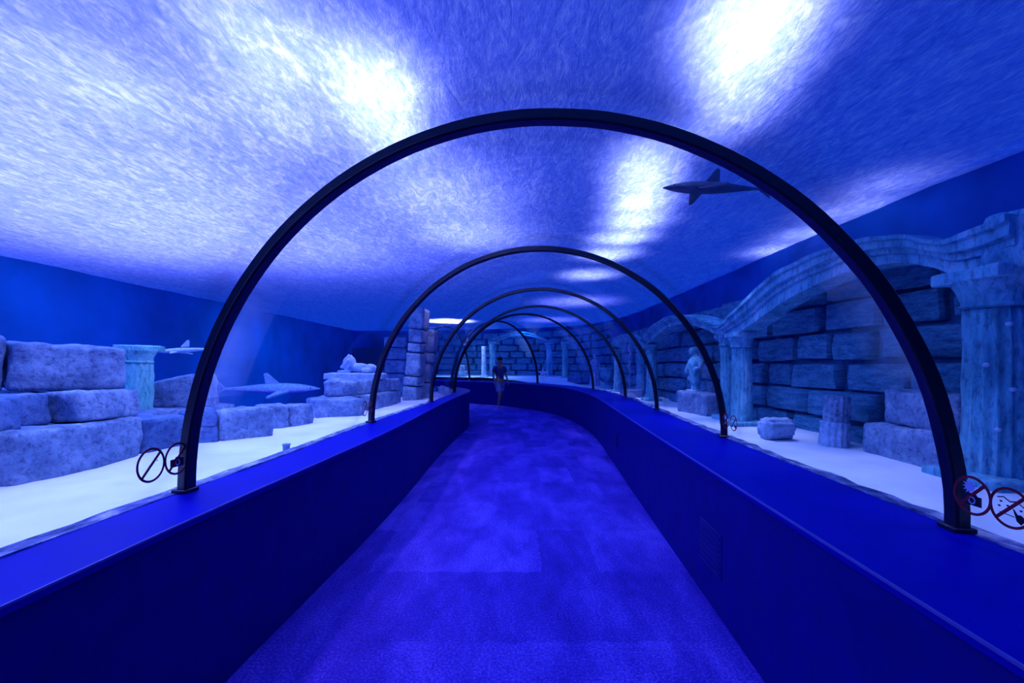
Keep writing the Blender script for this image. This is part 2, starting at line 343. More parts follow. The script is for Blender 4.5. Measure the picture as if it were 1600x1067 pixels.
for i in range(len(ends)-1):
    bm = bmesh.new(); A = []; n = 48; m_ = 4
    for j in range(m_+1):
        s = j/m_; a, b = ends[i], ends[i+1]; row = []
        fl = tuple(a[0][k]*(1-s)+b[0][k]*s for k in (0, 1)); fr_ = tuple(a[1][k]*(1-s)+b[1][k]*s for k in (0, 1)); zt = a[2]*(1-s)+b[2]*s
        for k in range(n+1): row.append(bm.verts.new(arch_point(fl, fr_, zt, PI*k/n, .01)))
        A.append(row)
    for j in range(m_):
        for k in range(n): bm.faces.new((A[j][k], A[j][k+1], A[j+1][k+1], A[j+1][k]))
    o = struct('window_%d' % (i+1), bm, 'acrylic', True)
    so = o.modifiers.new('thickness', 'SOLIDIFY'); so.thickness = .03; so.offset = 1

# ------------------------------------------------------------------ tank shell
W = smooth_line([(3.6, -2.6), (3.55, 2), (3.42, 4), (3.35, 6), (3.4, 9), (3.45, 13), (3.4, 16), (2.7, 18.8), (1, 20.3), (-3, 21.5), (-9, 23)], 3)
struct('wall_tank_right', closed_band(offset(W, .0), offset(W, .25), -.6, 2.4), 'mortar')
struct('wall_tank_upper', closed_band(offset(W, .85), offset(W, 1.0), 2.2, ZS+.1), 'tank_dark')
bm = closed_band(offset(W, .25), offset(W, .86), 2.3, 2.4); struct('wall_tank_shelf', bm, 'mortar')
bm = bmesh.new(); box(bm, (-8.6, -2.6, -.6), (-8.4, 24, ZS+.1)); struct('wall_tank_left', bm, 'tank_paint')
bm = bmesh.new(); box(bm, (-8.4, 23.0, -.6), (5, 23.3, ZS+.1)); struct('wall_tank_far', bm, 'tank_dark')
bm = bmesh.new(); box(bm, (-8.4, -2.6, -.7), (-2.2, 23, -.6)); struct('floor_tank', bm, 'tank_dark')

def rough_box(L_, T, H, cuts, amp, rad, seed, fr=3.0):
    bm = bmesh.new(); bmesh.ops.create_cube(bm, size=1)
    bmesh.ops.subdivide_edges(bm, edges=bm.edges[:], cuts=cuts, use_grid_fill=True)
    sv = Vector((seed*3.7, seed*1.3, seed*2.1))
    for v in bm.verts:
        p = Vector((v.co.x*L_, v.co.y*T, v.co.z*H)); hx = Vector((L_/2-rad, T/2-rad, H/2-rad))
        q = Vector([max(-hx[k], min(hx[k], p[k])) for k in range(3)]); d = p-q
        if d.length > 1e-6: p = q+d.normalized()*min(rad, d.length)
        k = noise.fractal(p*fr+sv, .8, 2.1, 4)*amp + noise.noise(p*fr*5+sv)*amp*.35
        n_ = (d.normalized() if d.length > 1e-6 else p.normalized())
        p += n_*k + noise.noise_vector(p*fr*.5+sv)*amp*.8
        v.co = p
    return bm
# wall stones: a few shared meshes, scaled
VAR = []
for s in range(8):
    bm = rough_box(1, .22, 1, 1, .035, .05, s+20, 2.2)
    for v in bm.verts:
        v.co.x = max(-.5, min(.5, v.co.x)); v.co.z = max(-.5, min(.5, v.co.z))
    bmesh.ops.bevel(bm, geom=[e for e in bm.edges if e.calc_face_angle(0) > .7], offset=.03, segments=1, affect='EDGES')
    me = bpy.data.meshes.new('stone'); bm.to_mesh(me); bm.free(); me.materials.append(M['wall_stone']); VAR.append(me)
    for p in me.polygons: p.use_smooth = True
    me.set_sharp_from_angle(angle=.7)
wr = bpy.data.objects['wall_tank_right']
cum = [0]
for i in range(1, len(W)): cum.append(cum[-1]+(Vector(W[i])-Vector(W[i-1])).length)
def at_s(s):
    for i in range(1, len(W)):
        if s <= cum[i]:
            t = (s-cum[i-1])/(cum[i]-cum[i-1]); a, b = Vector(W[i-1]), Vector(W[i]); return a.lerp(b, t)
    return Vector(W[-1])
rs = random.Random(3); nst = 0
for c in range(8):
    z0 = .64+.30*c; s = 3.2+rs.random()*.6
    while s < cum[-1]-3:
        a = at_s(s); far = a.y > 15
        if c >= 6 and not far: s += .5; continue
        L_ = rs.uniform(.45, .95)*(1.25 if far else 1); a = at_s(s+.02); b = at_s(s+L_-.02); d = b-a
        o = bpy.data.objects.new('stone', VAR[rs.randrange(8)]); C.objects.link(o); o.parent = wr
        mid = (a+b)/2; nrm = Vector((-d.y, d.x)).normalized()
        pr = rs.uniform(-.05, .05)
        o.location = (mid.x+nrm.x*pr, mid.y+nrm.y*pr, z0+.15+rs.uniform(-.012, .012))
        o.rotation_euler = (rs.uniform(-.04, .04), rs.uniform(-.025, .025), math.atan2(d.y, d.x)+rs.uniform(-.02, .02)+(PI if rs.random() < .5 else 0))
        o.scale = (d.length, 1, .272); nst += 1
        s += L_+.015
print('wall stones', nst)

# sand beds
def sand_bed(name, la, lb, label, zf):
    la = la[:]; n = 14; bm = bmesh.new(); rows = []
    for (ax, ay), (bx, by) in zip(la, lb):
        row = []
        for k in range(n+1):
            t = k/n; x, y = ax*(1-t)+bx*t, ay*(1-t)+by*t
            z = zf(x, y)+.018*noise.noise(Vector((x*1.6, y*1.1, 3)))+.006*noise.noise(Vector((x*9, y*7, 1)))
            z += .03*max(0, t-.8)/.2
            row.append(bm.verts.new((x, y, z)))
        rows.append(row)
    for i in range(len(rows)-1):
        for k in range(n): bm.faces.new((rows[i][k], rows[i][k+1], rows[i+1][k+1], rows[i+1][k]))
    return tag(obj(name, bm, 'sand', None, True), label, 'sand', kind='stuff')
def resample(p, n):
    q = [0]
    for i in range(1, len(p)): q.append(q[-1]+(Vector(p[i])-Vector(p[i-1])).length)
    out = []
    for k in range(n):
        s = q[-1]*k/(n-1)
        for i in range(1, len(p)):
            if s <= q[i]+1e-6:
                t = (s-q[i-1])/(q[i]-q[i-1]); out.append((p[i-1][0]*(1-t)+p[i][0]*t, p[i-1][1]*(1-t)+p[i][1]*t)); break
    return out
lo = resample([p for p in L_out if p[1] < 12.4], 110); lb = [(-3.75 if y < 8.9 else -3.75+min(1.1, (y-8.9)*.6), y) for x, y in lo]
sand_bed('sand_bed', lo, lb, 'bright white sand strip between the left ledge and the row of blocks', lambda x, y: SAND)
bm = closed_band([p for p in lb], [(p[0]+.06, p[1]) for p in lb], -.6, SAND+.02); struct('trim_7', bm, 'mortar')
def zfar(x, y): return SAND+.24*max(0, min(1, (y-14.5)/3))
sand_bed('sand_bed', resample(R_out, 130), resample(W, 130), 'pale sand strip between the right ledge and the stone wall, curving to the far wall', zfar)

# water surface
bm = bmesh.new(); bmesh.ops.create_grid(bm, x_segments=160, y_segments=200, size=1)
for v in bm.verts:
    x, y = -2+v.co.x*7.5, 10.2+v.co.y*13.4
    v.co = Vector((x, y, ZS+.02*noise.noise(Vector((x*2.2, y*1.1, 0)))+.01*noise.noise(Vector((x*6, y*3, 5)))))
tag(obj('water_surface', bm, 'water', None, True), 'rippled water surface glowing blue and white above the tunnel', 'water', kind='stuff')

# ------------------------------------------------------------------ loose stone blocks
def blk(A, B, t, z0, z1, label, m='pale_stone', side=-1, cuts=13, amp=.022, group=None, name='stone_block', tilt=0, seed=[0]):
    seed[0] += 1
    A, B = Vector(A), Vector(B); d = B-A; u = d.normalized(); nrm = Vector((u.y, -u.x))*side*-1
    nrm = Vector((-u.y, u.x)) if side < 0 else Vector((u.y, -u.x))
    mid = (A+B)/2+nrm*t/2
    bm = rough_box(d.length, t, z1-z0, cuts, amp, .035, seed[0])
    o = obj(name, bm, m, None, True, (mid.x, mid.y, (z0+z1)/2), (0, tilt, math.atan2(u.y, u.x)))
    return tag(o, label, 'stone block', group)
B0 = SAND-.05
blk((-3.05, 2.66), (-3.08, 3.62), .75, B0, 1.07, 'long pale block on the sand at the left edge, bottom of the stack')
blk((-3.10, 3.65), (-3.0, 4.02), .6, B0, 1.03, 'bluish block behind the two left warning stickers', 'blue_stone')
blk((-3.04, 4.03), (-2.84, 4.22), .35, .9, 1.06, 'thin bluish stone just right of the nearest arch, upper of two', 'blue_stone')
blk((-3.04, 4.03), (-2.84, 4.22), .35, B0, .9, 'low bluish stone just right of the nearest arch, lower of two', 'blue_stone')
blk((-2.80, 4.22), (-2.51, 4.62), .3, B0, 1.05, 'squarish grey block standing forward on the sand right of the nearest arch')
blk((-2.82, 5.05), (-2.70, 5.26), .35, B0, 1.02, 'narrow grey block in the middle of the left row', 'pale_stone')
blk((-2.69, 5.28), (-2.57, 5.62), .35, B0, 1.0, 'grey block with a flat top, right neighbour of the narrow one')
blk((-2.74, 6.1), (-2.2, 6.5), .75, B0, 1.0, 'long pale block just left of the second arch foot')
blk((-2.3, 7.15), (-2.22, 8.75), .9, B0, 1.0, 'very long pale block right of the second arch foot, bottom row')
blk((-2.85, 6.7), (-2.47, 6.95), .3, 1.0, 1.24, 'rounded pale block on the upper row left of the second arch')
blk((-2.42, 7.24), (-2.28, 8.2), .75, 1.0, 1.25, 'pale upper row block seen through the second arch, longer of two')
blk((-2.27, 8.22), (-2.22, 8.7), .6, 1.0, 1.24, 'short pale upper row block beside the ruined pier')
blk((-3.14, 3.16), (-3.1, 3.64), .55, 1.07, 1.30, 'middle sized pale block resting on the right end of the long bottom block')
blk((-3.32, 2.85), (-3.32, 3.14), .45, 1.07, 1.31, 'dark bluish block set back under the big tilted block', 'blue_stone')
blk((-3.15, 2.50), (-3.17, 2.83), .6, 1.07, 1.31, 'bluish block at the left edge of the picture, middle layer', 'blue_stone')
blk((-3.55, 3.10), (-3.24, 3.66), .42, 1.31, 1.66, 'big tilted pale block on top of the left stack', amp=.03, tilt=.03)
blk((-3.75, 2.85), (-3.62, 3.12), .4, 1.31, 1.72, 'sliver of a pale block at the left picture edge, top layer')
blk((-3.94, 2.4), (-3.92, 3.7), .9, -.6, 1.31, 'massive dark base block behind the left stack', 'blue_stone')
blk((-3.72, 3.9), (-3.55, 5.6), 1.6, -.6, 1.02, 'broad low plinth block under the green column', 'pale_stone')
# sloping boulder behind the nearest arch
bm = rough_box(.54, .46, .42, 14, .03, .05, 44)
for v in bm.verts:
    v.co.z = v.co.z*(.55+.45*min(1, max(0, (v.co.x+.31)/.45))); v.co.z += .06*max(0, v.co.x)
tag(obj('boulder', bm, 'pale_stone', None, True, (-3.82, 5.08, 1.17), (0, -.06, .35)), 'smooth sloping pale boulder between green column and nearest arch', 'boulder')
# right-hand blocks
blk((3.05, 3.8), (3.0, 3.02), .25, B0, 1.01, 'long pale block on the sand behind the nearest right arch leg, lower', side=-1, m='pale_stone')
blk((3.12, 3.65), (3.04, 2.98), .2, 1.01, 1.30, 'pale block stacked on another near the right arch leg, upper', side=-1, m='pale_stone')
blk((2.70, 7.15), (2.82, 6.35), .42, B0, 1.07, 'grey green block on the right sand carrying a torso statue', 'pale_stone', side=-1)
blk((2.62, 10.6), (2.66, 9.9), .35, B0, .93, 'flat white slab block on the sand between the third and fourth arches', 'pale_stone', side=-1)
blk((2.05, 16.2), (2.35, 15.2), .5, .85, 1.08, 'low brownish block left of the lady statue', 'blue_stone', side=-1)
blk((-2.35, 18.45), (-1.95, 18.45), .35, .9, 1.25, 'lower white block at the far end of the tank', side=-1)
blk((-2.3, 18.48), (-2.0, 18.48), .3, 1.25, 1.5, 'small white block on top of the pile at the far end', side=-1)

# ------------------------------------------------------------------ ruined pier: stones as parts
def pier(label, x0, x1, y0, y1, zs, lean, mt='pale_stone', base=None, rz=0):
    t = thing('stone_pier', label, 'pier', ((x0+x1)/2, (y0+y1)/2, zs[0]), rz)
    for k in range(len(zs)-1):
        a, b = zs[k], zs[k+1]; bm = rough_box(x1-x0+random.uniform(-.03, .03), y1-y0, (b-a)-.012, 6, .014, .03, 60+k+int(x0*10))
        obj('stone', bm, mt, t, True, (lean*((a+b)/2-zs[0]), 0, (a+b)/2-zs[0]), (0, lean*.8, random.uniform(-.06, .06)))
    return t
pier('ruined pier of stacked pale stones rising beside the white lamp glow, left stack', -2.32, -2.0, 9.15, 9.75, [.7, 1.05, 1.26, 1.76, 1.97, 2.26, 2.72], .09)
pier('narrower right stack of the ruined pier, stones catching the light', -2.17, -1.90, 9.85, 10.45, [.7, 1.1, 1.55, 1.78, 2.32], .10)
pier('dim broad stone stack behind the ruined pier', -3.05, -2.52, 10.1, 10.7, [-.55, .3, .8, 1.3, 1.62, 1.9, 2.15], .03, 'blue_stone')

# ------------------------------------------------------------------ columns and arches
def fluted(r0, r1, h, fl=16, amp=.09, seg=64, rows=14, ns_=.006, seed=0, bend=0):
    bm = bmesh.new(); R = []
    for j in range(rows+1):
        s = j/rows; ring = []
        for k in range(seg):
            a = 2*PI*k/seg; r = (r0*(1-s)+r1*s)*(1-amp*abs(math.sin(a*fl/2))**1.0)
            r += ns_*noise.noise(Vector((math.cos(a)*3, math.sin(a)*3, s*6+seed)))*2
            ring.append(bm.verts.new((r*math.cos(a)+bend*math.sin(s*PI*.9), r*math.sin(a), h*s)))
        R.append(ring)
    for j in range(rows):
        for k in range(seg): bm.faces.new((R[j][k], R[j][(k+1) % seg], R[j+1][(k+1) % seg], R[j+1][k]))
    bm.faces.new(R[0]); bm.faces.new(R[-1]); return bm
def cap_bm(r, h, seed=0):
    bm = bmesh.new(); seg = 40; R = []
    prof = [(r*.98, 0), (r*1.12, h*.05), (r*1.02, h*.14), (r*1.05, h*.3), (r*1.2, h*.5), (r*1.32, h*.64), (r*1.36, h*.7)]
    for rr, z in prof:
        R.append([bm.verts.new((rr*math.cos(2*PI*k/seg)+.01*noise.noise(Vector((k, z*20, seed))), rr*math.sin(2*PI*k/seg), z)) for k in range(seg)])
    for j in range(len(R)-1):
        for k in range(seg): bm.faces.new((R[j][k], R[j][(k+1) % seg], R[j+1][(k+1) % seg], R[j+1][k]))
    bm.faces.new(R[0]); bm.faces.new(R[-1])
    b2 = rough_box(r*2.75, r*2.75, h*.34, 6, .012, .015, seed+3)
    me = bpy.data.meshes.new('t'); b2.transform(Matrix.Translation((0, 0, h*.84))); b2.to_mesh(me); b2.free(); bm.from_mesh(me); bpy.data.meshes.remove(me)
    return bm
def column(x, y, z0, z1, r, label, mt='column_stone', cap=True, base=True, tilt=(0, 0), amp=.09, taper=.9, group=None):
    t = thing('stone_column', label, 'column', (x, y, z0), 0, group); t.rotation_euler = (tilt[0], tilt[1], 0)
    ch = r*1.5 if cap else 0; H = z1-z0; s = int(x*31+y*17) % 97
    obj('shaft', fluted(r, r*taper, H-ch, amp=amp, seed=s, bend=.015), mt, t, True)
    if cap: obj('capital', cap_bm(r*taper, ch, s), mt, t, False, (0, 0, H-ch))
    if base:
        bm = rough_box(r*2.9, r*2.9, .12, 5, .01, .02, s); obj('column_base', bm, mt, t, True, (0, 0, .05))
    return t
# right arcade, nearest first
c1 = column(3.10, 2.80, B0, 2.11, .165, 'big weathered fluted column at the right edge of the picture', base=True, amp=.15)
for a, z in ((-2.3, .35), (-1.9, .6), (-2.6, .75), (-2.0, 1.0)):       # bolts and shells stuck to the shaft
    bm = bmesh.new(); ball(bm, (0, 0, 0), (.018, .018, .014), 10); obj('bolt', bm, 'statue_stone', c1, True, (.160*math.cos(a), .160*math.sin(a), z+.05))
column(2.85, 5.42, B0, 1.90, .125, 'fluted column under the meeting point of the two right arches, nearer of the pair')
column(2.98, 6.02, B0, 1.92, .11, 'rounder column half hidden behind the nearer column of the pair')
column(2.93, 9.15, B0, 1.93, .12, 'column seen just left of the third arch leg on the right')
column(3.0, 10.2, B0, 1.95, .10, 'right column of the small far archway')
column(2.95, 12.2, B0, 1.95, .11, 'left column of the small far archway')
def stone_arch(pts, xo, th, label, mt='column_stone', axis=None):
    """pts: (s, z_outer, z_inner) along the run; axis(s) -> plan point and normal"""
    bm = bmesh.new(); R = []
    # refine
    P = []
    for i in range(len(pts)-1):
        for k in range(5):
            t = k/5; q = (pts[max(i-1, 0)], pts[i], pts[i+1], pts[min(i+2, len(pts)-1)])
            P.append(tuple(.5*(2*q[1][j]+(q[2][j]-q[0][j])*t+(2*q[0][j]-5*q[1][j]+4*q[2][j]-q[3][j])*t*t+(3*q[1][j]-q[0][j]-3*q[2][j]+q[3][j])*t**3) for j in range(3)))
    P.append(pts[-1])
    for s, zo, zi in P:
        p, n_ = axis(s); ring = []
        m1 = zi+(zo-zi)*.36; m2 = zi+(zo-zi)*.55; m3 = zi+(zo-zi)*.82
        for off, z in ((-th*.5, zi), (-th*.5, m1), (-th*.62, m1+.01), (-th*.62, m2), (-th*.8, m2+.012), (-th*.8, m3), (-th*.92, m3+.01), (-th*.92, zo), (th*.5, zo), (th*.5, zi)):
            q = Vector((p.x+n_.x*off, p.y+n_.y*off, z)); q += noise.noise_vector(q*6)*.014; ring.append(bm.verts.new(q))
        R.append(ring)
    m_ = len(R[0])
    for i in range(len(R)-1):
        for k in range(m_): bm.faces.new((R[i][k], R[i][(k+1) % m_], R[i+1][(k+1) % m_], R[i+1][k]))
    bm.faces.new(R[0]); bm.faces.new(R[-1])
    o = obj('stone_arch', bm, mt, None, True); o.data.set_sharp_from_angle(angle=.5)
    return tag(o, label, 'archway')
def ax_line(a, b):
    a, b = Vector(a), Vector(b); u = (b-a).normalized(); n_ = Vector((-u.y, u.x))*-1
    if n_.x > 0 and abs(n_.x) > abs(n_.y): n_ = -n_
    n_ = -n_                                              # points away from the tunnel
    return lambda s: (a.lerp(b, s), n_)
ax = ax_line((2.86, 5.42), (3.10, 2.80))
A1 = [(-.06, 2.0, 1.86), (.05, 2.12, 1.90), (.15, 2.26, 1.98), (.30, 2.43, 2.13), (.45, 2.51, 2.23), (.6, 2.53, 2.29), (.72, 2.52, 2.30), (.82, 2.47, 2.26), (.90, 2.38, 2.18), (.95, 2.33, 2.11), (1.0, 2.35, 2.09), (1.08, 2.40, 2.09)]
stone_arch(A1, 0, .24, 'large weathered stone arch spanning to the column at the right edge', axis=ax)
ax = ax_line((2.93, 9.15), (2.92, 5.75))
A2 = [(-.04, 2.02, 1.92), (.06, 2.14, 1.96), (.18, 2.25, 2.06), (.32, 2.32, 2.16), (.5, 2.34, 2.19), (.66, 2.29, 2.13), (.8, 2.2, 2.04), (.92, 2.08, 1.93), (1.02, 2.03, 1.90)]
stone_arch(A2, 0, .22, 'second stone arch on the right, framed inside the second tunnel arch', axis=ax)
ax = ax_line((2.95, 12.2), (3.0, 10.2))
A3 = [(-.05, 2.03, 1.95), (.1, 2.16, 2.0), (.3, 2.25, 2.10), (.5, 2.28, 2.13), (.7, 2.25, 2.10), (.9, 2.16, 2.0), (1.05, 2.03, 1.95)]
stone_arch(A3, 0, .2, 'small distant stone arch with a pale strand hanging inside', axis=ax)
# broken capital piece above the near right column
bm = rough_box(.3, .3, .34, 8, .03, .03, 71); tag(obj('stone_fragment', bm, 'column_stone', None, True, (3.12, 2.62, 2.26), (0, 0, .2)), 'broken square stone standing on the right edge column capital', 'stone fragment')
# far arcade
column(-1.22, 18.75, .95, 2.3, .11, 'bright white pillar without capital at the far end, left of the far arch', 'statue_stone', cap=False)
column(-.86, 19.0, .95, 2.52, .14, 'far column carrying the left end of the distant arch')
column(1.62, 18.7, .95, 2.45, .14, 'far column carrying the right end of the distant arch', tilt=(0, -.03))
column(2.12, 17.5, .92, 2.4, .12, 'greenish column right of the distant arch', 'green_stone')
ax = ax_line((-.86, 19.0), (1.62, 18.7))
A4 = [(-.05, 2.58, 2.5), (.05, 2.66, 2.53), (.2, 2.8, 2.62), (.35, 2.90, 2.74), (.5, 2.93, 2.78), (.65, 2.88, 2.74), (.8, 2.76, 2.64), (.95, 2.58, 2.48), (1.03, 2.53, 2.44)]
stone_arch(A4, 0, .25, 'farthest wide stone arch seen at the end of the tunnel', axis=ax)
# left green column
column(-3.96, 4.6, 1.0, 1.71, .125, 'short turquoise fluted column with a flat capital behind the left blocks', 'green_stone', tilt=(0, .04), base=False)
# fallen pieces, right
def drum(label, loc, r, h, rot, mt='pale_stone'):
    t = obj('column_drum', fluted(r, r*.95, h, fl=12, amp=.12, rows=8), mt, None, True, loc, rot); return tag(t, label, 'column drum')
drum('small pale fluted drum lying on the right sand near the paired columns', (2.53, 4.36, SAND+.11), .115, .26, (0, PI/2, .15), 'statue_stone')
t = thing('broken_column', 'short broken fluted column stump standing on the right sand', 'column', (3.0, 4.06, B0)); t.rotation_euler = (0, .05, 0)
obj('lower_drum', fluted(.125, .12, .27, fl=14, amp=.12), 'statue_stone', t, True); obj('upper_drum', fluted(.11, .105, .25, fl=14, amp=.12), 'pale_stone', t, True, (.01, 0, .26))
# small stub in the left sand
t = thing('pipe_stub', 'tiny stone stub poking from the white sand near the left ledge', 'pipe', (-1.98, 3.82, SAND-.02))
bm = bmesh.new(); bmesh.ops.create_cone(bm, cap_ends=True, segments=20, radius1=.03, radius2=.028, depth=.07, matrix=Matrix.Translation((0, 0, .035))); obj('stub', bm, 'blue_stone', t, True).data.set_sharp_from_angle(angle=.6)
bm = bmesh.new(); bmesh.ops.create_cone(bm, cap_ends=True, segments=20, radius1=.034, radius2=.034, depth=.014, matrix=Matrix.Translation((0, 0, .07))); obj('rim', bm, 'pale_stone', t)
# rocks by the bend
rr = random.Random(5)
for lab, x, y, s in (('pinkish lump of rock beyond the ruined pier, nearest the ledge', -1.66, 11.0, .13), ('white lump of rock beyond the ruined pier, middle one', -1.85, 11.7, .15), ('low white rock beyond the ruined pier, farthest', -2.3, 12.1, .17)):
    bm = bmesh.new(); bmesh.ops.create_icosphere(bm, subdivisions=3, radius=s)
    for v in bm.verts: v.co *= 1+.35*noise.noise(v.co*9+Vector((s*40, 0, 0))); v.co.z *= .75
    tag(obj('rock', bm, 'statue_stone', None, True, (x, y, SAND+s*.5)), lab, 'rock')

# ------------------------------------------------------------------ statues
t = thing('lion_statue', 'small pale stone lion lying on a slab left of the ruined pier', 'statue', (-2.95, 7.9, 1.35), 0)
bm = bmesh.new()
ball(bm, (0, 0, .17), (.12, .13, .15)); ball(bm, (-.07, -.03, .13), (.06, .06, .06)); ball(bm, (-.12, -.04, .11), (.035, .035, .03))
ball(bm, (-.02, .07, .25), .028); ball(bm, (-.02, -.07, .25), .028)
ball(bm, (.17, 0, .10), (.20, .085, .085)); ball(bm, (.38, 0, .08), (.12, .10, .09)); ball(bm, (.33, -.09, .05), (.10, .04, .05))
limb(bm, (.02, -.08, .03), (-.16, -.09, .025), .035, .03); limb(bm, (.02, .08, .03), (-.16, .09, .025), .035, .03)
limb(bm, (.47, 0, .06), (.56, -.08, .02), .02, .015)
for k in range(16):
    a = 2*PI*k/16; ball(bm, (.0+.02*math.sin(k*3), .12*math.cos(a), .17+.14*math.sin(a)), .034, 8)
remesh(obj('lion_body', bm, 'statue_stone', t, True), .009, 2)
bm = rough_box(1.0, .5, .11, 8, .012, .02, 88); tag(obj('stone_slab', bm, 'statue_stone', None, True, (-2.82, 7.88, 1.30), (0, 0, .1)), 'lavender slab under the reclining lion statue', 'stone slab')

t = thing('torso_statue', 'headless looking weathered torso statue on the grey green block', 'statue', (2.93, 6.95, 1.06), .2)
bm = bmesh.new()
limb(bm, (0, 0, .02), (0, 0, .18), .075, .06); limb(bm, (0, 0, .18), (0, .01, .45), .085, .12); ball(bm, (0, .0, .48), (.09, .15, .10))
limb(bm, (0, .12, .5), (-.05, .17, .33), .045, .035); limb(bm, (0, -.12, .5), (-.03, -.18, .40), .045, .03)
limb(bm, (0, 0, .52), (-.01, .03, .60), .05, .045); ball(bm, (-.02, .04, .65), (.065, .06, .075)); ball(bm, (.02, .05, .68), (.07, .07, .05))
limb(bm, (-.05, .10, .22), (-.06, -.12, .38), .03, .03)
remesh(obj('torso', bm, 'column_stone', t, True), .012, 3)
bm = rough_box(.2, .24, .05, 4, .008, .01, 91); obj('statue_base', bm, 'statue_stone', t, True, (0, 0, .025))

t = thing('lady_statue', 'slim pale statue of a standing robed lady right of the fifth arch leg', 'statue', (2.85, 15.0, SAND+.03), 0)
bm = bmesh.new()
limb(bm, (0, 0, .12), (0, 0, .55), .15, .10); limb(bm, (.03, 0, .55), (0, 0, .82), .09, .12); ball(bm, (0, 0, .84), (.13, .08, .06))
limb(bm, (0, 0, .86), (0, 0, .95), .035, .03); ball(bm, (0, -.01, 1.0), (.05, .06, .07)); ball(bm, (0, .03, 1.04), (.055, .05, .05))
limb(bm, (-.12, 0, .83), (-.17, -.03, .62), .04, .03); limb(bm, (-.17, -.03, .62), (-.08, -.1, .55), .03, .03)
limb(bm, (.12, 0, .83), (.17, 0, .6), .04, .03); limb(bm, (.17, 0, .6), (.12, -.05, .42), .03, .025)
for k in range(8):
    a = k*PI/4; limb(bm, (.10*math.cos(a), .10*math.sin(a), .6), (.15*math.cos(a), .15*math.sin(a), .1), .018, .03, 6)
remesh(obj('figure', bm, 'statue_stone', t, True), .014, 2)
bm = bmesh.new(); bmesh.ops.create_cone(bm, cap_ends=True, segments=24, radius1=.2, radius2=.18, depth=.12, matrix=Matrix.Translation((0, 0, .04))); obj('statue_base', bm, 'statue_stone', t)

def lathe(prof, seg=32):
    bm = bmesh.new(); R = [[bm.verts.new((r*math.cos(2*PI*k/seg), r*math.sin(2*PI*k/seg), z)) for k in range(seg)] for r, z in prof]
    for j in range(len(R)-1):
        for k in range(seg): bm.faces.new((R[j][k], R[j][(k+1) % seg], R[j+1][(k+1) % seg], R[j+1][k]))
    bm.faces.new(R[0]); bm.faces.new(R[-1]); return bm
t = thing('stone_urn', 'bluish stone urn on a foot beside the robed lady statue', 'urn', (2.98, 13.7, SAND), 0)
obj('bowl', lathe([(.06, .25), (.09, .28), (.2, .38), (.22, .5), (.19, .58), (.26, .62), (.26, .66), (.2, .66), (.18, .6)]), 'column_stone', t, True)
obj('foot', lathe([(.2, 0), (.2, .06), (.12, .1), (.07, .16), (.06, .22), (.1, .25), (.1, .26)]), 'column_stone', t, True)
# pale strand under the small far arch
bm = bmesh.new(); pr = None
for k in range(16):
    z = 2.10-k*.065; p = Vector((3.0+.02*math.sin(k*1.7), 11.1+.04*math.sin(k*.9), z))
    if pr: limb(bm, pr, p, .018+.012*abs(math.sin(k*1.1)), .022, 6)
    pr = p
limb(bm, pr, pr+Vector((0, .0, -.25)), .05, .02, 8)
remesh(tag(obj('hanging_strand', bm, 'statue_stone', None, True), 'pale crusted rope strand hanging below the small distant arch', 'rope'), .012, 1)
# starfish
bm = bmesh.new()
for k in range(5):
    a = k*2*PI/5+.3; limb(bm, (0, 0, 0), (.22*math.cos(a), -.02, .22*math.sin(a)), .05, .015, 8)
ball(bm, (0, 0, 0), (.06, .04, .06))
remesh(tag(obj('starfish', bm, 'star', None, True, (1.28, 18.1, 1.16)), 'white starfish shaped ornament on the far sand', 'starfish'), .014, 2)

# ------------------------------------------------------------------ fish
def fish(label, loc, L_, rot, top='shark', bel='belly', slim=1.0, name='shark'):
    t = thing(name, label, 'fish', loc, 0); t.rotation_euler = rot
    # body along +x (nose at +x), lofted ellipses
    st = [(-.5, .010, .020), (-.42, .018, .022), (-.3, .035, .036), (-.15, .058, .058), (0, .075, .074), (.15, .078, .076), (.28, .07, .066), (.38, .052, .046), (.45, .03, .026), (.5, .006, .006)]
    for part, up, m_ in (('back', True, top), ('belly', False, bel)):
        bm = bmesh.new(); R = []; n = 12
        for x, rw, rh in st:
            ring = []
            for k in range(n+1):
                a = (PI*k/n) if up else (PI+PI*k/n)
                ring.append(bm.verts.new((x*L_, rw*L_*slim*math.cos(a), rh*L_*slim*math.sin(a)*(1 if up else .8))))
            R.append(ring)
        for i in range(len(R)-1):
            for k in range(n): bm.faces.new((R[i][k], R[i][k+1], R[i+1][k+1], R[i+1][k]))
        obj(part, bm, m_, t, True)
    def fin(nm, pts, nrm, th=.008):
        bm = bmesh.new(); a = [bm.verts.new(Vector(p)*L_+Vector(nrm)*th*L_) for p in pts]; b = [bm.verts.new(Vector(p)*L_-Vector(nrm)*th*L_) for p in pts]
        bm.faces.new(a); bm.faces.new(b[::-1])
        for i in range(len(pts)): j = (i+1) % len(pts); bm.faces.new((a[i], b[i], b[j], a[j]))
        obj(nm, bm, top, t)
    fin('dorsal_fin', [(.08, 0, .06), (-.04, 0, .17), (-.07, 0, .165), (-.06, 0, .06)], (0, 1, 0))
    fin('tail_fin', [(-.46, 0, 0), (-.62, 0, .16), (-.58, 0, .05), (-.53, 0, .0), (-.58, 0, -.08)], (0, 1, 0))
    for s in (-1, 1): fin('pectoral_fin', [(.2, .06*s, -.02), (.08, .24*s, -.05), (.05, .23*s, -.05), (.08, .06*s, -.02)], (0, 0, 1))
    for s in (-1, 1):
        bm = bmesh.new(); ball(bm, (.41*L_, .042*L_*s*slim, .012*L_), .007*L_, 8); obj('eye', bm, 'black', t, True)
    return t
fish('dark slender shark swimming just under the water surface at upper right', (1.74, 3.75, 3.02), 1.0, (0, .09, PI+.25), 'shark', 'shark', .75)
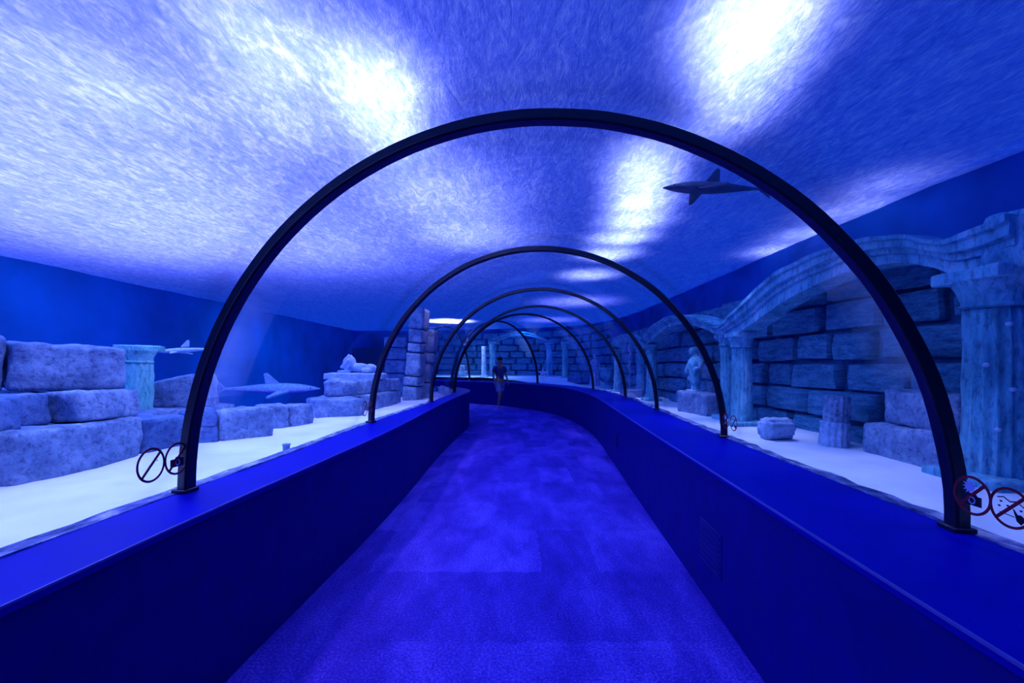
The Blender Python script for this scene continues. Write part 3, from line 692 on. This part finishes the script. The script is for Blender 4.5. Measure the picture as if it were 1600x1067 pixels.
fish('pale bellied shark gliding low behind the left blocks', (-5.3, 9.6, .97), 2.1, (.12, .0, .05), 'fish_back', 'belly', .8)
fish('pale slender fish left of the nearest arch, near the turquoise column', (-4.05, 5.4, 1.68), .75, (0, .05, PI), 'belly', 'belly', .6, 'slender_fish')

# ------------------------------------------------------------------ warning stickers on the acrylic
def ring_bm(r, w_, n=48):
    bm = bmesh.new(); a = [];
    for k in range(n):
        an = 2*PI*k/n
        a.append([bm.verts.new((rr*math.cos(an), y, rr*math.sin(an))) for rr, y in ((r, 0), (r, .002), (r-w_, .002), (r-w_, 0))])
    for k in range(n):
        for q in range(4): bm.faces.new((a[k][q], a[k][(q+1) % 4], a[(k+1) % n][(q+1) % 4], a[(k+1) % n][q]))
    return bm
def poly_bm(pts, y0=0, y1=.0015):
    bm = bmesh.new(); a = [bm.verts.new((x, y0, z)) for x, z in pts]; b = [bm.verts.new((x, y1, z)) for x, z in pts]
    bm.faces.new(a); bm.faces.new(b[::-1]); n = len(pts)
    for i in range(n): bm.faces.new((a[i], a[(i+1) % n], b[(i+1) % n], b[i]))
    return bm
def sticker(loc, rz, r, kind, label, slash=1):
    t = thing('warning_sticker', label, 'sticker', loc, rz, 'prohibition stickers on the acrylic')
    obj('ring', ring_bm(r, r*.13), 'red', t)
    c, s = math.cos(PI/4)*r*.92, math.sin(PI/4)*r*.92*slash; wv = r*.055
    obj('slash_bar', poly_bm([(-c-wv, -s+wv*slash), (-c+wv, -s-wv*slash), (c+wv, s-wv*slash), (c-wv, s+wv*slash)], -.001, .001), 'red', t)
    k = r
    if kind.startswith('camera'):
        cam_ = obj('pictogram_camera', poly_bm([(-.55*k, -.5*k), (.5*k, -.5*k), (.5*k, .0), (.3*k, .0), (.2*k, .12*k), (-.1*k, .12*k), (-.2*k, 0), (-.55*k, 0)], .0005, .0014), 'black', t)
        obj('pictogram_lens', ring_bm(.19*k, .06*k, 24), 'white', cam_, False, (.02*k, -.001, -.24*k))
        pts = []
        if kind == 'camera':
          for i in range(24):
            a = 2*PI*i/24; q = .40*k if i % 2 == 0 else .22*k; pts.append((-.12*k+q*math.cos(a), .42*k+q*math.sin(a)))
        if pts: obj('pictogram_flash', poly_bm(pts, .0016, .0024), 'white', t)
    if kind == 'tap':
        obj('pictogram_hand', poly_bm([(.12*k, .0), (.18*k, .0), (.34*k, -.22*k), (.5*k, -.2*k), (.72*k, -.38*k), (.5*k, -.68*k), (.3*k, -.55*k), (.24*k, -.34*k)], .0005, .0014), 'black', t)
        z = [(-.6, .42), (-.3, .5), (0, .34), (.3, .42), (.66, .2), (.66, .14), (.3, .36), (0, .28), (-.3, .44), (-.6, .36)]
        obj('pictogram_wave', poly_bm([(a*k, b*k) for a, b in z], .0005, .0014), 'black', t)
        for x, zz in ((-.42, .22), (-.5, -.02), (-.2, -.2), (.5, .0), (-.1, .08)):
            obj('pictogram_fish', poly_bm([((x-.1)*k, zz*k), (x*k, (zz+.06)*k), ((x+.08)*k, zz*k), (x*k, (zz-.05)*k)], .0005, .0014), 'black', t)
        obj('pictogram_glass', poly_bm([(-.5*k, -.3*k), (.2*k, -.36*k), (.2*k, -.40*k), (-.5*k, -.34*k)], .0005, .0014), 'black', t)
    if kind == 'dot':
        obj('pictogram_dot', ring_bm(.035*k, .03*k, 10), 'black', t, False, (.42*k, 0, .18*k))
RZ = -PI/2-.02
sticker((1.70, 1.610, 1.017), -PI/2-.07, .072, 'camera', 'red no flash photography sticker overlapping the nearest right arch leg')
sticker((1.71, 1.495, 1.008), -PI/2-.07, .070, 'tap', 'red do not tap the glass sticker at the right picture edge')
sticker((-1.645, 1.985, 1.043), PI/2, .079, 'dot', 'worn empty red prohibition ring on the left acrylic, left of the nearest arch')
sticker((-1.645, 2.14, 1.04), PI/2, .079, 'camera_only', 'red ring sticker half hidden behind the nearest left arch leg')
sticker((-1.56, 4.62, 1.035), PI/2, .080, 'dot', 'small thin prohibition ring left of the second arch on the left side')
sticker((-1.56, 4.80, 1.035), PI/2, .080, 'camera_only', 'small prohibition ring mostly behind the second arch left leg')
sticker((1.86, 3.655, 1.01), -PI/2-.05, .066, 'tap', 'small prohibition ring just right of the second arch right leg')
sticker((1.865, 3.80, 1.012), -PI/2-.05, .066, 'camera', 'small prohibition ring touching the second arch right leg')

# ------------------------------------------------------------------ hatch panels in the right parapet
def hatch(y, x, w_, h_, z, label):
    t = thing('vent_grille', label, 'vent', (x, y, z), PI/2+.06*-1, None)
    bm = bmesh.new(); box(bm, (-w_/2, -.004, -h_/2), (w_/2, .012, h_/2)); bmesh.ops.bevel(bm, geom=bm.edges[:], offset=.003, segments=1, affect='EDGES'); obj('plate', bm, 'vent', t)
    n = 7
    for k in range(n):
        z0 = -h_/2+.03+(h_-.06)*k/(n-1); bm = bmesh.new(); box(bm, (-w_/2+.02, .010, z0-.005), (w_/2-.02, .018, z0+.005)); obj('slat', bm, 'vent', t)
hatch(2.72, 1.247, .34, .27, .36, 'dark blue vent grille low on the right parapet, nearest')
hatch(6.4, 1.525, .3, .2, .4, 'dark vent grille on the right parapet farther along')

# ------------------------------------------------------------------ visitor
pr_ = thing('person', 'visitor in dark top and pale shorts walking at the far bend', 'person', (-.42, 15.0, 0), .5)
def skin_body(name, nodes, edges, m_, lv=2):
    me = bpy.data.meshes.new(name); me.from_pydata([n[:3] for n in nodes], edges, []); me.materials.append(M[m_])
    o = bpy.data.objects.new(name, me); C.objects.link(o); o.parent = pr_
    sk = o.modifiers.new('skin', 'SKIN'); sk.use_smooth_shade = True
    for v, n in zip(me.skin_vertices[0].data, nodes): v.radius = (n[3], n[3] if len(n) < 5 else n[4])
    me.skin_vertices[0].data[0].use_root = True
    ss = o.modifiers.new('sub', 'SUBSURF'); ss.levels = lv; ss.render_levels = lv
    return o
N = [(0, 0, .95, .13, .10), (0, .02, 1.15, .12, .09), (0, .02, 1.35, .15, .10), (0, .01, 1.46, .07), (0, -.01, 1.54, .055), (0, -.03, 1.62, .085, .095), (0, -.03, 1.70, .07, .08),
     (-.17, .02, 1.40, .055), (-.24, .05, 1.14, .04), (-.22, -.08, .92, .03), (-.22, -.11, .84, .025),
     (.17, .02, 1.40, .055), (.24, 0, 1.14, .04), (.23, -.14, .95, .03), (.23, -.18, .88, .025),
     (-.10, -.02, .86, .085), (-.12, -.24, .50, .06), (-.12, -.14, .10, .035), (-.12, -.26, .04, .035),
     (.10, .02, .86, .085), (.11, .10, .50, .06), (.11, .34, .14, .035), (.11, .28, .05, .035)]
E = [(0, 1), (1, 2), (2, 3), (3, 4), (4, 5), (5, 6), (2, 7), (7, 8), (8, 9), (9, 10), (2, 11), (11, 12), (12, 13), (13, 14), (0, 15), (15, 16), (16, 17), (17, 18), (0, 19), (19, 20), (20, 21), (21, 22)]
skin_body('body', N, E, 'skin')
skin_body('shirt', [(0, 0, .93, .15, .12), (0, .02, 1.15, .14, .11), (0, .02, 1.36, .165, .12), (-.18, .02, 1.41, .075), (-.235, .045, 1.22, .065), (.18, .02, 1.41, .075), (.235, .01, 1.22, .065)], [(0, 1), (1, 2), (2, 3), (3, 4), (2, 5), (5, 6)], 'shirt')
skin_body('shorts', [(0, 0, .93, .155, .125), (-.10, -.05, .80, .11), (-.12, -.20, .56, .10), (.10, .03, .80, .11), (.11, .09, .56, .10)], [(0, 1), (1, 2), (0, 3), (3, 4)], 'shorts')
bm = bmesh.new(); ball(bm, (0, .0, 1.69), (.095, .105, .09)); remesh(obj('hair', bm, 'hair', pr_, True), .015, 1)
bm = bmesh.new(); ball(bm, (0, -.125, 1.63), (.012, .02, .018)); obj('nose', bm, 'skin', pr_, True)
for s in (-1, 1):
    bm = bmesh.new(); ball(bm, (.032*s, -.112, 1.655), .011, 8); obj('eye', bm, 'black', pr_, True)
    bm = bmesh.new(); ball(bm, (.088*s, -.02, 1.64), (.012, .02, .03), 8); obj('ear', bm, 'skin', pr_, True)
    for k in range(4):
        bm = bmesh.new(); limb(bm, (.225*s, -.12-.02*k if s < 0 else -.18-.016*k, .84+.005*k if s < 0 else .88), (.225*s, -.13-.02*k if s < 0 else -.19-.018*k, .77 if s < 0 else .81), .009, .007, 6); obj('finger', bm, 'skin', pr_, True)
